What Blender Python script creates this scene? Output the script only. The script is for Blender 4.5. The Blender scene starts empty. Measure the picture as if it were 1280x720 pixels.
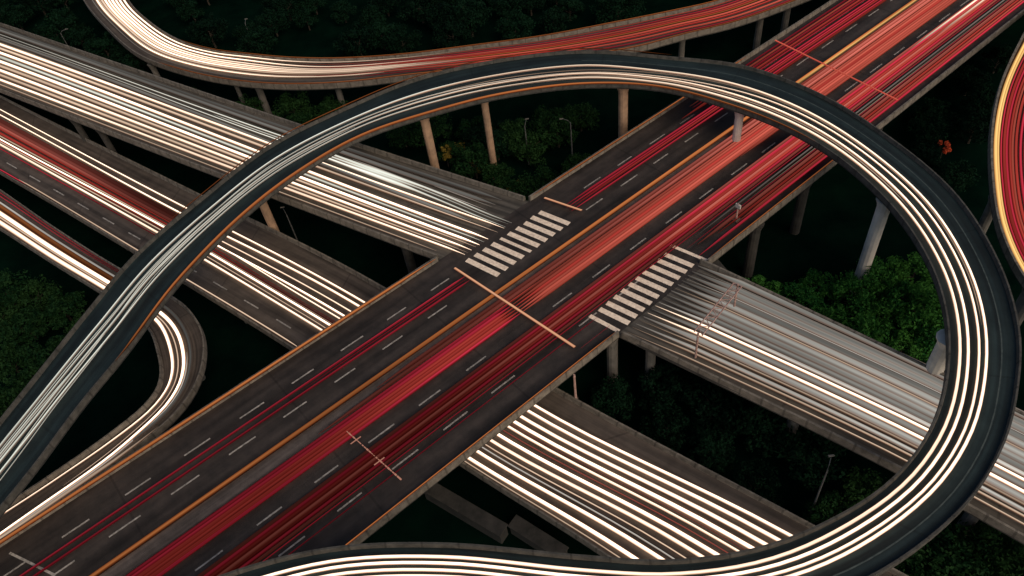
import bpy, bmesh, math, random
from mathutils import Vector, Matrix
random.seed(7)
R = math.radians
scene = bpy.context.scene
COL = scene.collection

# ------------------------------------------------------------------ survey tables (metres; ground = 0)
ROADS = {'A': [[[-135.92, 3.07, 13], [-117.82, -23.08, 13]], [[234.04, 259.24, 13], [252.15, 233.1, 13]]],
 'B1L': [[[-176.1, 245.57, 12.98], [-155.56, 201.92, 12.98]], [[-124.17, 203.69, 12.98], [-111.08, 167.4, 12.98]],
         [[-38.49, 134.54, 12.98], [-51.92, 120.91, 12.98]], [[4.56, 100.88, 12.98], [-11.37, 89.52, 12.98]],
         [[7.08, 98.91, 12.98], [-8.84, 87.56, 12.98]]],
 'B1R': [[[28.27, 81.22, 12.98], [13.28, 69.19, 12.98]], [[29.28, 80.11, 12.98], [14.36, 68.15, 12.98]],
         [[32.02, 77.27, 12.98], [18.62, 64.24, 12.98]], [[53.53, 53.45, 12.98], [41.88, 41.78, 12.98]],
         [[59.88, 46.12, 12.98], [51.36, 31.36, 12.98]], [[70.65, 33.53, 12.98], [61.1, 20.34, 12.98]]],
 'B2': [[[-186.43, 241.13, 6], [-161.75, 191.02, 6]], [[-119.2, 178.31, 6], [-106.88, 144.15, 6]], [[-62.3, 127.84, 6], [-68.12, 109.69, 6]],
        [[-28.85, 98.38, 6], [-35.39, 79.78, 6]], [[6.74, 62.98, 6], [-11.34, 56.1, 6]], [[32.49, 39.21, 6], [6.26, 39.76, 6]],
        [[50.53, 22.16, 6], [24.07, 21.39, 6]]],
 'C': [[[-131.88, 162.61, 7], [-124.13, 144.74, 7]], [[-103.45, 136.28, 7], [-98.59, 122.79, 7]], [[-85.47, 119.17, 7], [-84.85, 110.72, 7]],
       [[-69.13, 104.45, 7.2], [-71.73, 99.37, 7.2]], [[-60.06, 96.99, 7.6], [-64.74, 93.04, 7.6]], [[-54.33, 91.33, 8], [-60.15, 87.49, 8]],
       [[-50.49, 84.76, 8.6], [-57.34, 81.89, 8.6]], [[-48.89, 78.6, 9.3], [-55.41, 76.69, 9.3]], [[-48.83, 72.83, 10], [-54.94, 73.06, 10]],
       [[-50.5, 67.48, 10.7], [-55.89, 69.56, 10.7]], [[-55.12, 61.71, 11.4], [-59.71, 64.71, 11.4]], [[-61.63, 55.96, 12], [-65.37, 59.33, 12]],
       [[-69.87, 49.47, 12.2], [-71.03, 54.95, 12.2]], [[-77.73, 43.57, 12.2], [-78.29, 49.5, 12.2]]],
 'LOOP': [[[-75.5, 43.82, 21], [-69.92, 35.6, 21]], [[-71.25, 53.7, 21], [-64.99, 46.3, 21]], [[-68.5, 62.52, 21], [-61.2, 54.68, 21]],
          [[-66.3, 68.58, 21], [-57.91, 63.4, 21]], [[-61.91, 80.76, 21], [-54.13, 71.72, 21]], [[-57.41, 91.89, 21], [-49.37, 83.91, 21]],
          [[-49.23, 103.76, 21], [-41.43, 97.28, 21]], [[-38.71, 116.35, 21], [-33.23, 106.66, 21]], [[-26.07, 124.56, 21], [-22.46, 114.68, 21]],
          [[-12.37, 131.15, 21], [-9.69, 118.91, 21]], [[2.31, 133.52, 21], [3.15, 121.28, 21]], [[20.03, 132.33, 21], [18.03, 120.74, 21]],
          [[35.91, 125.31, 21], [30.75, 116.42, 21]], [[47.45, 118.84, 21], [40.61, 108.34, 21]], [[56.13, 107.9, 21], [48.32, 98.95, 21]],
          [[61.53, 95.11, 21], [52.98, 89.36, 21]], [[65.09, 79.08, 21], [55.62, 76.59, 21]], [[63.88, 64.77, 21], [55.17, 65.1, 21]],
          [[60.15, 53.21, 21], [52.61, 56.0, 21]], [[55.33, 45.1, 21], [48.15, 47.55, 21]], [[50.03, 38.58, 21], [43.13, 41.51, 21]],
          [[42.85, 32.73, 21], [36.24, 36.4, 21]], [[32.07, 27.51, 21], [27.88, 33.07, 21]], [[22.99, 25.55, 21], [20.27, 31.56, 21]],
          [[12.1, 25.77, 21], [11.64, 31.7, 21]], [[1.93, 27.17, 21], [3.02, 33.53, 21]], [[-11.17, 30.33, 21], [-10.83, 37.0, 21]],
          [[-22.24, 31.31, 21], [-22.59, 38.46, 21]], [[-30.73, 30.01, 21], [-31.29, 37.91, 21]], [[-40.79, 27.64, 21], [-41.71, 35.66, 21]]],
 'R': [[[126.5, 143.79, 15], [126.25, 129.42, 15]], [[112.89, 133.68, 15], [115.11, 123.1, 15]], [[100.91, 121.2, 15], [105.01, 114.14, 15]],
       [[91.22, 109.77, 15], [96.06, 104.55, 15]], [[83.29, 98.16, 15], [88.98, 95.1, 15]], [[77.0, 86.64, 15], [83.16, 85.17, 15]],
       [[72.08, 75.43, 15], [79.0, 76.03, 15]], [[70.05, 66.67, 15], [76.65, 67.67, 15]], [[69.86, 59.19, 15], [76.26, 60.8, 15]],
       [[71.33, 51.44, 15], [77.35, 53.57, 15]]],
 'T': [[[-123.57, 257.56, 10], [-105.24, 251.01, 10]], [[-107.75, 219.09, 10], [-93.62, 214.51, 10]], [[-95.37, 198.01, 10], [-83.19, 196.89, 10]],
       [[-82.39, 179.74, 10], [-72.64, 184.0, 10]], [[-70.34, 169.15, 10], [-62.88, 176.37, 10]], [[-57.59, 160.97, 10], [-54.41, 171.99, 10]],
       [[-44.93, 155.43, 10], [-43.27, 166.9, 10]], [[-30.23, 152.04, 10], [-31.67, 163.18, 10]], [[-14.29, 150.93, 10], [-16.7, 160.65, 10]],
       [[0.06, 149.57, 10], [-1.89, 159.95, 10]], [[17.62, 148.28, 10], [15.63, 159.52, 10]], [[34.45, 148.54, 10], [32.53, 160.8, 10]],
       [[45.67, 150.86, 10], [44.9, 161.99, 10]], [[57.93, 152.97, 10], [57.61, 163.92, 10]], [[74.7, 158.82, 10], [74.09, 170.67, 10]],
       [[95.08, 167.9, 10], [94.75, 180.89, 10]]]}
PIERS = {'A': [[40.66, 87.92, 13, 0, 0.9], [52.03, 96.49, 13, 0, 0.9], [70.98, 110.31, 13, 0, 0.9]],
 'B1L': [[-90.04, 152.41, 13, 0, 0.7], [-82.83, 146.87, 13, 0, 0.7], [-17.01, 97.1, 13, 0, 0.85]],
 'B1R': [[13.38, 69.67, 13, 0, 0.85], [18.57, 67.16, 13, 0, 0.75], [35.37, 54.31, 13, 0, 0.85], [52.36, 38.6, 13, 0, 0.85]],
 'B2': [[-47.52, 94.71, 6, 0, 0.8], [-75.04, 119.72, 6, 0, 0.8]],
 'C': [[-53.99, 82.86, 8.8, 0, 0.7], [-88.75, 119.3, 7, 0, 0.7], [-63.07, 60.72, 11.8, 0, 0.7]],
 'LOOP': [[-42.94, 111.98, 21, 0, 0.8], [-11.4, 120.99, 21, 0, 0.85], [0.02, 123.57, 21, 0, 0.7], [25.72, 120.67, 21, 0, 0.9],
          [43.48, 108.04, 21, 13, 0.75], [56.64, 80.76, 21, 0, 1.0], [52.84, 54.67, 21, 0, 1.1]],
 'R': [[76.83, 83.65, 15, 0, 0.8], [71.85, 65.17, 15, 0, 1.0]],
 'T': [[-79.71, 177.92, 10, 0, 0.7], [-51.25, 160.8, 10, 0, 0.8], [-32.46, 155.6, 10, 0, 0.7], [-56.86, 163.41, 10, 0, 0.5],
       [46.25, 154.04, 10, 0, 0.7], [65.65, 158.67, 10, 0, 0.8], [72.84, 161.13, 10, 0, 0.8], [11.37, 156.05, 10, 0, 0.7]]}
SPOTS = {'gantry': [[31.23, 69.96, 17], [23.56, 62.46, 17]],
 'gold': [[-6.43, 133.47, 3], [-2.95, 127.55, 3], [3.87, 118.5, 3]],
 'lamp': [[16.21, 125.19, 0], [7.31, 127.64, 0], [34.26, 43.08, 0], [-39.98, 113.03, 0], [-112.21, 206.99, 0], [-59.42, 195.89, 0]],
 'pipe': [[6.76, 63.12, 6]],
 'post': [[37.23, 88.03, 13.03]],
 'redlitbush': [[84.71, 109.19, 4]],
 'rubble': [[-11.01, 55.56, 4], [-7.79, 52.04, 4]],
 'wall': [[-16.02, 55.0, 1.5], [-5.96, 46.66, 1.5], [-4.51, 47.93, 1.5], [1.54, 42.48, 1.5]],
 'yellowbush': [[-9.48, 130.58, 4]]}
TREES = [('bright',
  [[56.02, 65.12], [53.39, 76.8], [48.49, 73.17], [64.93, 79.57], [44.96, 77.65], [60.52, 74.64], [56.09, 72.28], [61.24, 65.8], [40.65, 81.57],
   [51.03, 68.85], [62.24, 70.21], [49.72, 80.09], [57.89, 79.32]]),
 ('left',
  [[-76.06, 96.3], [-87.11, 97.91], [-93.17, 99.93], [-86.83, 89.53], [-80.61, 82.76], [-93.65, 107.09], [-83.74, 77.9], [-79.06, 89.5],
   [-88.09, 105.26], [-81.02, 100.76]]),
 ('foot', [[-2.5, 134.28], [0.27, 134.74], [-1.4, 131.12], [1.23, 130.46]]),
 ('undergrowth', [[31.27, 56.05], [18.98, 58.01], [28.15, 47.28], [12.8, 64.64], [36.19, 50.29], [26.34, 60.51], [23.59, 53.53], [19.56, 64.09]]),
 ('farright',
  [[98.59, 121.75], [84.33, 115.24], [81.79, 101.65], [80.33, 109.14], [100.08, 128.84], [92.76, 113.53], [109.61, 135.14], [88.6, 120.94]]),
 ('top',
  [[-2.01, 200.45], [10.27, 177.09], [49.66, 198.38], [-43.21, 210.19], [15.87, 190.93], [-50.56, 209.04], [-78.79, 215.81], [3.86, 212.01],
   [40.94, 185.85], [-7.0, 188.07], [-78.24, 250.6], [-18.29, 179.96], [56.88, 189.94], [56.27, 197.55], [-92.97, 248.26], [-54.0, 223.79],
   [9.25, 190.15], [-72.74, 239.17], [7.56, 197.93], [-29.36, 181.44], [36.58, 179.02], [12.17, 212.81], [-48.0, 230.18], [-84.29, 227.1],
   [25.43, 185.48], [-0.36, 184.54], [-13.16, 195.84], [-56.07, 214.96], [-8.81, 201.61], [-18.8, 214.83], [46.76, 191.46], [-22.56, 202.77],
   [-42.95, 220.72], [15.22, 202.78], [-65.29, 244.44], [20.73, 208.5], [-26.16, 195.73], [-80.78, 239.86], [-60.73, 226.56], [63.0, 184.43],
   [-56.06, 188.81], [23.25, 194.83], [-23.67, 184.7], [-60.08, 197.34], [-5.33, 179.21], [-44.6, 201.43], [-14.86, 223.15], [32.57, 197.31],
   [20.15, 178.4], [-30.96, 218.7], [-53.54, 200.68], [-34.6, 202.68], [-70.51, 199.49], [6.31, 205.33], [-76.92, 226.82], [-4.98, 216.77],
   [-43.96, 236.82], [26.56, 212.28]]),
 ('topleft',
  [[-120.12, 226.32], [-92.71, 191.42], [-126.99, 251.36], [-139.57, 246.91], [-97.76, 196.7], [-128.87, 235.52], [-109.01, 208.42],
   [-157.29, 262.86], [-145.41, 241.74], [-114.04, 218.19], [-133.54, 228.0], [-151.84, 257.43], [-122.82, 238.23], [-115.61, 211.1],
   [-141.02, 259.62], [-88.21, 186.47]]),
 ('strip', [[-35.35, 154.57], [-54.55, 160.72], [-43.95, 156.61], [-71.25, 170.31], [-42.72, 149.77]]),
 ('pocket',
  [[12.72, 136.94], [4.67, 132.62], [9.11, 115.82], [-8.74, 132.04], [16.38, 120.72], [-12.63, 140.28], [0.59, 120.59], [7.81, 128.1],
   [14.27, 131.94], [-3.77, 137.34], [4.1, 114.75], [-3.79, 125.55], [19.93, 136.5], [-18.39, 140.28]]),
 ('corner', [[48.42, 33.79], [42.82, 33.12], [53.81, 29.53], [46.41, 28.96], [39.82, 28.61], [53.46, 34.54]]),
 ('lower', [[35.99, 41.66], [41.6, 43.64]])]

ORD = ['zeroth','first','second','third','fourth','fifth','sixth','seventh','eighth','ninth','tenth','eleventh','twelfth','thirteenth',
       'fourteenth','fifteenth','sixteenth','seventeenth','eighteenth','nineteenth','twentieth','twenty-first','twenty-second','twenty-third',
       'twenty-fourth','twenty-fifth','twenty-sixth','twenty-seventh','twenty-eighth','twenty-ninth','thirtieth','thirty-first','thirty-second','thirty-third']

# ------------------------------------------------------------------ tagging helpers
def tag(o, label=None, cat=None, group=None, kind=None):
    if label: o['label'] = label
    if cat: o['category'] = cat
    if group: o['group'] = group
    if kind: o['kind'] = kind
    return o
def empty(name, loc, rz=0):
    o = bpy.data.objects.new(name, None); COL.objects.link(o)
    o.location = loc; o.rotation_euler = (0, 0, rz); o.empty_display_size = .5
    return o
class MB:
    """collects geometry given in world metres and links it as ONE mesh object"""
    def __init__(s): s.v = []; s.f = []; s.uv = []; s.glow = []
    def loft(s, rings, closed=True, caps=True, uvs=None, glows=None):
        n = len(rings[0]); b = len(s.v)
        for i, r in enumerate(rings):
            for p in r: s.v.append(tuple(p)); s.glow.append(glows[i] if glows else 1.0)
        m = n if closed else n - 1
        for i in range(len(rings) - 1):
            for j in range(m):
                a = b + i*n + j; c = b + i*n + (j+1) % n
                s.f.append((a, c, c+n, a+n))
                if uvs:
                    l0, l1 = uvs[i], uvs[i+1]; w0 = uvs_w(j, n, closed); w1 = uvs_w(j+1, n, closed)
                    s.uv.append(((l0, w0), (l0, w1), (l1, w1), (l1, w0)))
                else: s.uv.append(None)
        if caps and closed:
            s.f.append(tuple(range(b+n-1, b-1, -1))); s.uv.append(None)
            e = b + (len(rings)-1)*n
            s.f.append(tuple(range(e, e+n))); s.uv.append(None)
    def box(s, c, size, rz=0, tilt=0):
        M = Matrix.Translation(c) @ Matrix.Rotation(rz, 4, 'Z') @ Matrix.Rotation(tilt, 4, 'X')
        x, y, z = [k/2 for k in size]
        r0 = [M @ Vector(p) for p in ((-x,-y,-z),(x,-y,-z),(x,y,-z),(-x,y,-z))]
        r1 = [M @ Vector(p) for p in ((-x,-y,z),(x,-y,z),(x,y,z),(-x,y,z))]
        s.loft([r0, r1])
    def tube(s, pts, rad, n=8):
        pts = [Vector(p) for p in pts]; rings = []
        for i, p in enumerate(pts):
            d = (pts[min(i+1, len(pts)-1)] - pts[max(i-1, 0)]).normalized()
            a = d.orthogonal().normalized(); c = d.cross(a)
            r = rad[i] if isinstance(rad, (list, tuple)) else rad
            rings.append([p + (a*math.cos(t) + c*math.sin(t))*r for t in [2*math.pi*k/n for k in range(n)]])
        s.loft(rings)
    def build(s, name, mat, parent=None, origin=None, smooth=False):
        o0 = Vector(origin) if origin is not None else (parent.matrix_world.translation.copy() if parent else Vector((0,0,0)))
        if parent and origin is None:
            o0 = Vector(parent.location)
            q = parent.parent
            while q: o0 += Vector(q.location); q = q.parent
        me = bpy.data.meshes.new(name)
        me.from_pydata([tuple(Vector(p) - o0) for p in s.v], [], s.f)
        if any(u is not None for u in s.uv):
            L = me.uv_layers.new(name='UVMap')
            for pi, poly in enumerate(me.polygons):
                u = s.uv[pi]
                for q, li in enumerate(poly.loop_indices):
                    L.data[li].uv = u[q] if u and q < len(u) else (0, 0)
        a = me.attributes.new('glow', 'FLOAT', 'POINT')
        a.data.foreach_set('value', s.glow)
        if smooth: me.polygons.foreach_set('use_smooth', [True]*len(me.polygons))
        bm = bmesh.new(); bm.from_mesh(me); bmesh.ops.recalc_face_normals(bm, faces=bm.faces); bm.to_mesh(me); bm.free()
        me.materials.append(mat)
        o = bpy.data.objects.new(name, me); COL.objects.link(o)
        if parent: o.parent = parent
        else: o.location = o0
        return o
def uvs_w(j, n, closed): return j/(n if closed else n-1)

# ------------------------------------------------------------------ materials
def new_mat(name):
    m = bpy.data.materials.new(name); m.use_nodes = True
    nt = m.node_tree; nt.nodes.clear()
    return m, nt, nt.nodes, nt.links
def surf(name, c1, c2, scale=1.0, rough=.85, spots=None, bump=.3, spec=.25, detail=6, streak=None):
    """two-tone noisy surface; optional long wheel streaks laid along the road's own length"""
    m, nt, N, L = new_mat(name)
    out = N.new('ShaderNodeOutputMaterial'); b = N.new('ShaderNodeBsdfPrincipled')
    tc = N.new('ShaderNodeTexCoord')
    n1 = N.new('ShaderNodeTexNoise'); n1.inputs['Scale'].default_value = scale; n1.inputs['Detail'].default_value = detail; n1.inputs['Roughness'].default_value = .65
    L.new(tc.outputs['Object'], n1.inputs['Vector'])
    r = N.new('ShaderNodeValToRGB'); r.color_ramp.elements[0].position = .35; r.color_ramp.elements[1].position = .68
    r.color_ramp.elements[0].color = (*c1, 1); r.color_ramp.elements[1].color = (*c2, 1)
    L.new(n1.outputs['Fac'], r.inputs['Fac']); col = r.outputs['Color']
    if streak:
        mp = N.new('ShaderNodeMapping'); mp.inputs['Scale'].default_value = (.035, streak, 1)
        L.new(tc.outputs['UV'], mp.inputs['Vector'])
        n2 = N.new('ShaderNodeTexNoise'); n2.inputs['Scale'].default_value = 1; n2.inputs['Detail'].default_value = 5
        L.new(mp.outputs['Vector'], n2.inputs['Vector'])
        mr = N.new('ShaderNodeMapRange'); mr.inputs['From Min'].default_value = .3; mr.inputs['From Max'].default_value = .7
        mr.inputs['To Min'].default_value = .42; mr.inputs['To Max'].default_value = 1.65
        L.new(n2.outputs['Fac'], mr.inputs['Value'])
        mx = N.new('ShaderNodeVectorMath'); mx.operation = 'SCALE'
        L.new(col, mx.inputs[0]); L.new(mr.outputs['Result'], mx.inputs['Scale']); col = mx.outputs['Vector']
    L.new(col, b.inputs['Base Color']); b.inputs['Roughness'].default_value = rough; b.inputs['Specular IOR Level'].default_value = spec
    if bump:
        n3 = N.new('ShaderNodeTexNoise'); n3.inputs['Scale'].default_value = scale*8; n3.inputs['Detail'].default_value = 4
        L.new(tc.outputs['Object'], n3.inputs['Vector'])
        bp = N.new('ShaderNodeBump'); bp.inputs['Strength'].default_value = bump; bp.inputs['Distance'].default_value = .05
        L.new(n3.outputs['Fac'], bp.inputs['Height']); L.new(bp.outputs['Normal'], b.inputs['Normal'])
    L.new(b.outputs['BSDF'], out.inputs['Surface'])
    return m
def jointed(m, period=4.0, width=.03, dark=.62):
    nt = m.node_tree; N, L = nt.nodes, nt.links
    b = next(n for n in N if n.type == 'BSDF_PRINCIPLED'); src = b.inputs['Base Color'].links[0].from_socket
    tc = N.new('ShaderNodeTexCoord'); sp = N.new('ShaderNodeSeparateXYZ'); L.new(tc.outputs['UV'], sp.inputs[0])
    d = N.new('ShaderNodeMath'); d.operation = 'DIVIDE'; d.inputs[1].default_value = period; L.new(sp.outputs['X'], d.inputs[0])
    f = N.new('ShaderNodeMath'); f.operation = 'FRACT'; L.new(d.outputs[0], f.inputs[0])
    g = N.new('ShaderNodeMath'); g.operation = 'GREATER_THAN'; g.inputs[1].default_value = width; L.new(f.outputs[0], g.inputs[0])
    r = N.new('ShaderNodeMapRange'); r.inputs['To Min'].default_value = dark; L.new(g.outputs[0], r.inputs['Value'])
    v = N.new('ShaderNodeVectorMath'); v.operation = 'SCALE'; L.new(src, v.inputs[0]); L.new(r.outputs['Result'], v.inputs['Scale'])
    L.new(v.outputs['Vector'], b.inputs['Base Color'])
def trail_mat(name, col, strength, vary=.25, fil=5.0, lo=.55, hi=1.25, core=1.6, edge=.12):
    m, nt, N, L = new_mat(name)
    out = N.new('ShaderNodeOutputMaterial'); e = N.new('ShaderNodeEmission')
    tc = N.new('ShaderNodeTexCoord'); oi = N.new('ShaderNodeObjectInfo')
    mp = N.new('ShaderNodeMapping'); mp.inputs['Scale'].default_value = (.02, fil, 1)
    L.new(tc.outputs['UV'], mp.inputs['Vector'])
    cb = N.new('ShaderNodeCombineXYZ'); ml = N.new('ShaderNodeMath'); ml.operation = 'MULTIPLY'; ml.inputs[1].default_value = 57
    L.new(oi.outputs['Random'], ml.inputs[0]); L.new(ml.outputs[0], cb.inputs['Z']); L.new(cb.outputs[0], mp.inputs['Location'])
    n = N.new('ShaderNodeTexNoise'); n.inputs['Scale'].default_value = 1; n.inputs['Detail'].default_value = 3
    L.new(mp.outputs['Vector'], n.inputs['Vector'])
    mr = N.new('ShaderNodeMapRange'); mr.inputs['From Min'].default_value = .3; mr.inputs['From Max'].default_value = .7
    mr.inputs['To Min'].default_value = lo; mr.inputs['To Max'].default_value = hi
    L.new(n.outputs['Fac'], mr.inputs['Value'])
    at = N.new('ShaderNodeAttribute'); at.attribute_name = 'glow'
    a = N.new('ShaderNodeMath'); a.operation = 'MULTIPLY'; L.new(mr.outputs['Result'], a.inputs[0]); L.new(at.outputs['Fac'], a.inputs[1])
    v = N.new('ShaderNodeMapRange'); v.inputs['To Min'].default_value = strength*(1-vary); v.inputs['To Max'].default_value = strength*(1+vary)
    L.new(oi.outputs['Random'], v.inputs['Value'])
    b = N.new('ShaderNodeMath'); b.operation = 'MULTIPLY'; L.new(a.outputs[0], b.inputs[0]); L.new(v.outputs['Result'], b.inputs[1])
    # bright core along the top of the strand, dimmer and warmer towards its two edges
    sp = N.new('ShaderNodeSeparateXYZ'); L.new(tc.outputs['UV'], sp.inputs[0])
    an = N.new('ShaderNodeMath'); an.operation = 'MULTIPLY'; an.inputs[1].default_value = 2*math.pi; L.new(sp.outputs['Y'], an.inputs[0])
    sn = N.new('ShaderNodeMath'); sn.operation = 'SINE'; L.new(an.outputs[0], sn.inputs[0])
    ab = N.new('ShaderNodeMath'); ab.operation = 'ABSOLUTE'; L.new(sn.outputs[0], ab.inputs[0])
    pw = N.new('ShaderNodeMath'); pw.operation = 'POWER'; pw.inputs[1].default_value = core; L.new(ab.outputs[0], pw.inputs[0])
    pr = N.new('ShaderNodeMapRange'); pr.inputs['To Min'].default_value = edge; pr.inputs['To Max'].default_value = 1; L.new(pw.outputs[0], pr.inputs['Value'])
    fm = N.new('ShaderNodeMath'); fm.operation = 'MULTIPLY'; L.new(b.outputs[0], fm.inputs[0]); L.new(pr.outputs['Result'], fm.inputs[1])
    mc = N.new('ShaderNodeMix'); mc.data_type = 'RGBA'; L.new(pw.outputs[0], mc.inputs[0])
    ec = (col[0], col[1]*.62, col[2]*.5); mc.inputs[6].default_value = (*ec, 1); mc.inputs[7].default_value = (*col, 1)
    L.new(mc.outputs[2], e.inputs['Color']); L.new(fm.outputs[0], e.inputs['Strength'])
    L.new(e.outputs[0], out.inputs['Surface'])
    return m
MT = {
 'asphalt_a': surf('dark_asphalt', (.019,.0165,.015), (.037,.030,.026), .35, .8, streak=16),
 'asphalt_b': surf('worn_grey_asphalt', (.05,.046,.039), (.078,.07,.058), .3, .8, streak=22),
 'asphalt_c': surf('brown_asphalt', (.05,.041,.034), (.075,.062,.051), .35, .8, streak=14),
 'asphalt_loop': surf('smooth_dark_asphalt', (.006,.0125,.0135), (.012,.022,.023), .3, .7, streak=10),
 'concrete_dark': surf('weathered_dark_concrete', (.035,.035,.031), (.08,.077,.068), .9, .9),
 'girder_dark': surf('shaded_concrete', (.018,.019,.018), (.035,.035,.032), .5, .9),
 'pier_lamp_tint': surf('lamp_tinted_pier_concrete', (.2,.135,.09), (.36,.235,.15), .5, .9),  # orange lamp light put into the pier colour
 'median': surf('median_concrete', (.055,.046,.041), (.09,.075,.067), .6, .9, streak=9),
 'concrete': surf('parapet_concrete', (.09,.08,.066), (.19,.17,.14), .9, .9),
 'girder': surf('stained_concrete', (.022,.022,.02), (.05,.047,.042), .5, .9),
 'pier': surf('pier_concrete', (.08,.078,.07), (.15,.14,.125), .5, .9),
 'pier_pale': surf('pale_pier_concrete', (.4,.38,.34), (.55,.52,.46), .5, .9),
 'paint': surf('worn_lane_paint', (.14,.135,.12), (.42,.39,.35), 1.6, .7, bump=.1),
 'paint_fresh': surf('crossing_paint', (.62,.5,.39), (.93,.79,.62), 2.2, .7, bump=.1),
 'paint_warm': surf('stop_line_paint', (.65,.45,.28), (.85,.62,.42), 1.3, .7, bump=.1),
 'edge_line': surf('faded_edge_line', (.03,.045,.045), (.07,.09,.085), 1.2, .8),
 'steel': surf('galvanised_steel', (.05,.055,.055), (.1,.1,.1), 2, .5, bump=.05),
 'gantry': surf('rusty_painted_steel', (.22,.13,.11), (.42,.3,.26), 2, .6, bump=.1),
 'bark': surf('bark', (.02,.016,.012), (.05,.04,.03), 4, .95),
 'white': trail_mat('warm_white_light', (1.0,.80,.60), 2.8, .3),
 'white_cool': trail_mat('cool_white_light', (.95,1.0,.88), 1.3),
 'broken': trail_mat('speckled_line_glow', (1.0,.72,.62), .7, edge=.8, core=.5),
 'cream': trail_mat('cream_light', (1.0,.76,.55), 1.15),
 'grey': trail_mat('faint_grey_light', (.97,.95,.86), .3, .5, edge=.45),  # faint trails; wide strands also stand in for lit road sheen
 'red': trail_mat('red_light', (1.0,.11,.085), .68, edge=.42),
 'crimson': trail_mat('crimson_light', (1.0,.06,.11), .36, edge=.38),
 'rose': trail_mat('rose_haze_glow', (1.0,.25,.19), .3, edge=.65, lo=.7),  # pinkish haze and road glow put in as dim strands
 'orange': trail_mat('orange_red_light', (1.0,.19,.13), .8, edge=.5),
 'peach': trail_mat('peach_line_glow', (1.0,.52,.3), .85, .1),
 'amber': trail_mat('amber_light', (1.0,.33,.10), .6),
 'yellow': trail_mat('yellow_light', (1.0,.6,.2), 1.5),
}

jointed(MT['concrete'], 3.0, .09); jointed(MT['concrete_dark'], 4.0, .06)
for q in ('asphalt_loop','asphalt_b','asphalt_c','asphalt_a'): jointed(MT[q], 24.0, .012, .7)
# ------------------------------------------------------------------ lofted roads
class Road:
    def __init__(s, key):
        s.c = [(Vector(a), Vector(b)) for a, b in ROADS[key]]; s.K = len(s.c) - 1; s.straight = s.K < 2
    def _cr(s, side, k):
        k = max(0, min(s.K, k)); i = min(int(k), s.K-1) if s.K > 0 else 0; t = k - i
        p1, p2 = s.c[i][side], s.c[i+1][side]
        p0 = s.c[i-1][side] if i > 0 else p1*2 - p2
        p3 = s.c[i+2][side] if i+2 <= s.K else p2*2 - p1
        # centripetal Catmull-Rom: no overshoot where the survey points are unevenly spaced
        t0 = 0; t1 = t0 + max((p1-p0).length, 1e-3)**.5; t2 = t1 + max((p2-p1).length, 1e-3)**.5; t3 = t2 + max((p3-p2).length, 1e-3)**.5
        T = t1 + (t2-t1)*t
        A1 = p0*((t1-T)/(t1-t0)) + p1*((T-t0)/(t1-t0)); A2 = p1*((t2-T)/(t2-t1)) + p2*((T-t1)/(t2-t1)); A3 = p2*((t3-T)/(t3-t2)) + p3*((T-t2)/(t3-t2))
        B1 = A1*((t2-T)/(t2-t0)) + A2*((T-t0)/(t2-t0)); B2 = A2*((t3-T)/(t3-t1)) + A3*((T-t1)/(t3-t1))
        return B1*((t2-T)/(t2-t1)) + B2*((T-t1)/(t2-t1))
    def at(s, k, u, dz=0, dm=0):
        """point at station k, fraction u across, dz above the deck, dm metres sideways"""
        a, b = s._cr(0, k), s._cr(1, k); w = (b-a); d = w.normalized()
        p = a + w*u + d*dm
        return Vector((p.x, p.y, p.z + dz))
    def stations(s, k0, k1, step=2.5):
        ks = [k0]; k = k0
        while k < k1 - 1e-6:
            i = min(int(k), s.K-1)
            seg = ((s.c[i+1][0]-s.c[i][0]).length + (s.c[i+1][1]-s.c[i][1]).length)/2
            k = min(k + step/max(seg, .1), k1)
            ks.append(k)
        return ks
def key(v, k):
    if not isinstance(v, (list, tuple)): return v
    if k <= v[0][0]: return v[0][1]
    for (a, x), (b, y) in zip(v, v[1:]):
        if k <= b:
            t = (k-a)/(b-a); t = t*t*(3-2*t)
            return x + (y-x)*t
    return v[-1][1]
def lengths(pts):
    l = [0]
    for a, b in zip(pts, pts[1:]): l.append(l[-1] + (b-a).length)
    return l

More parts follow.
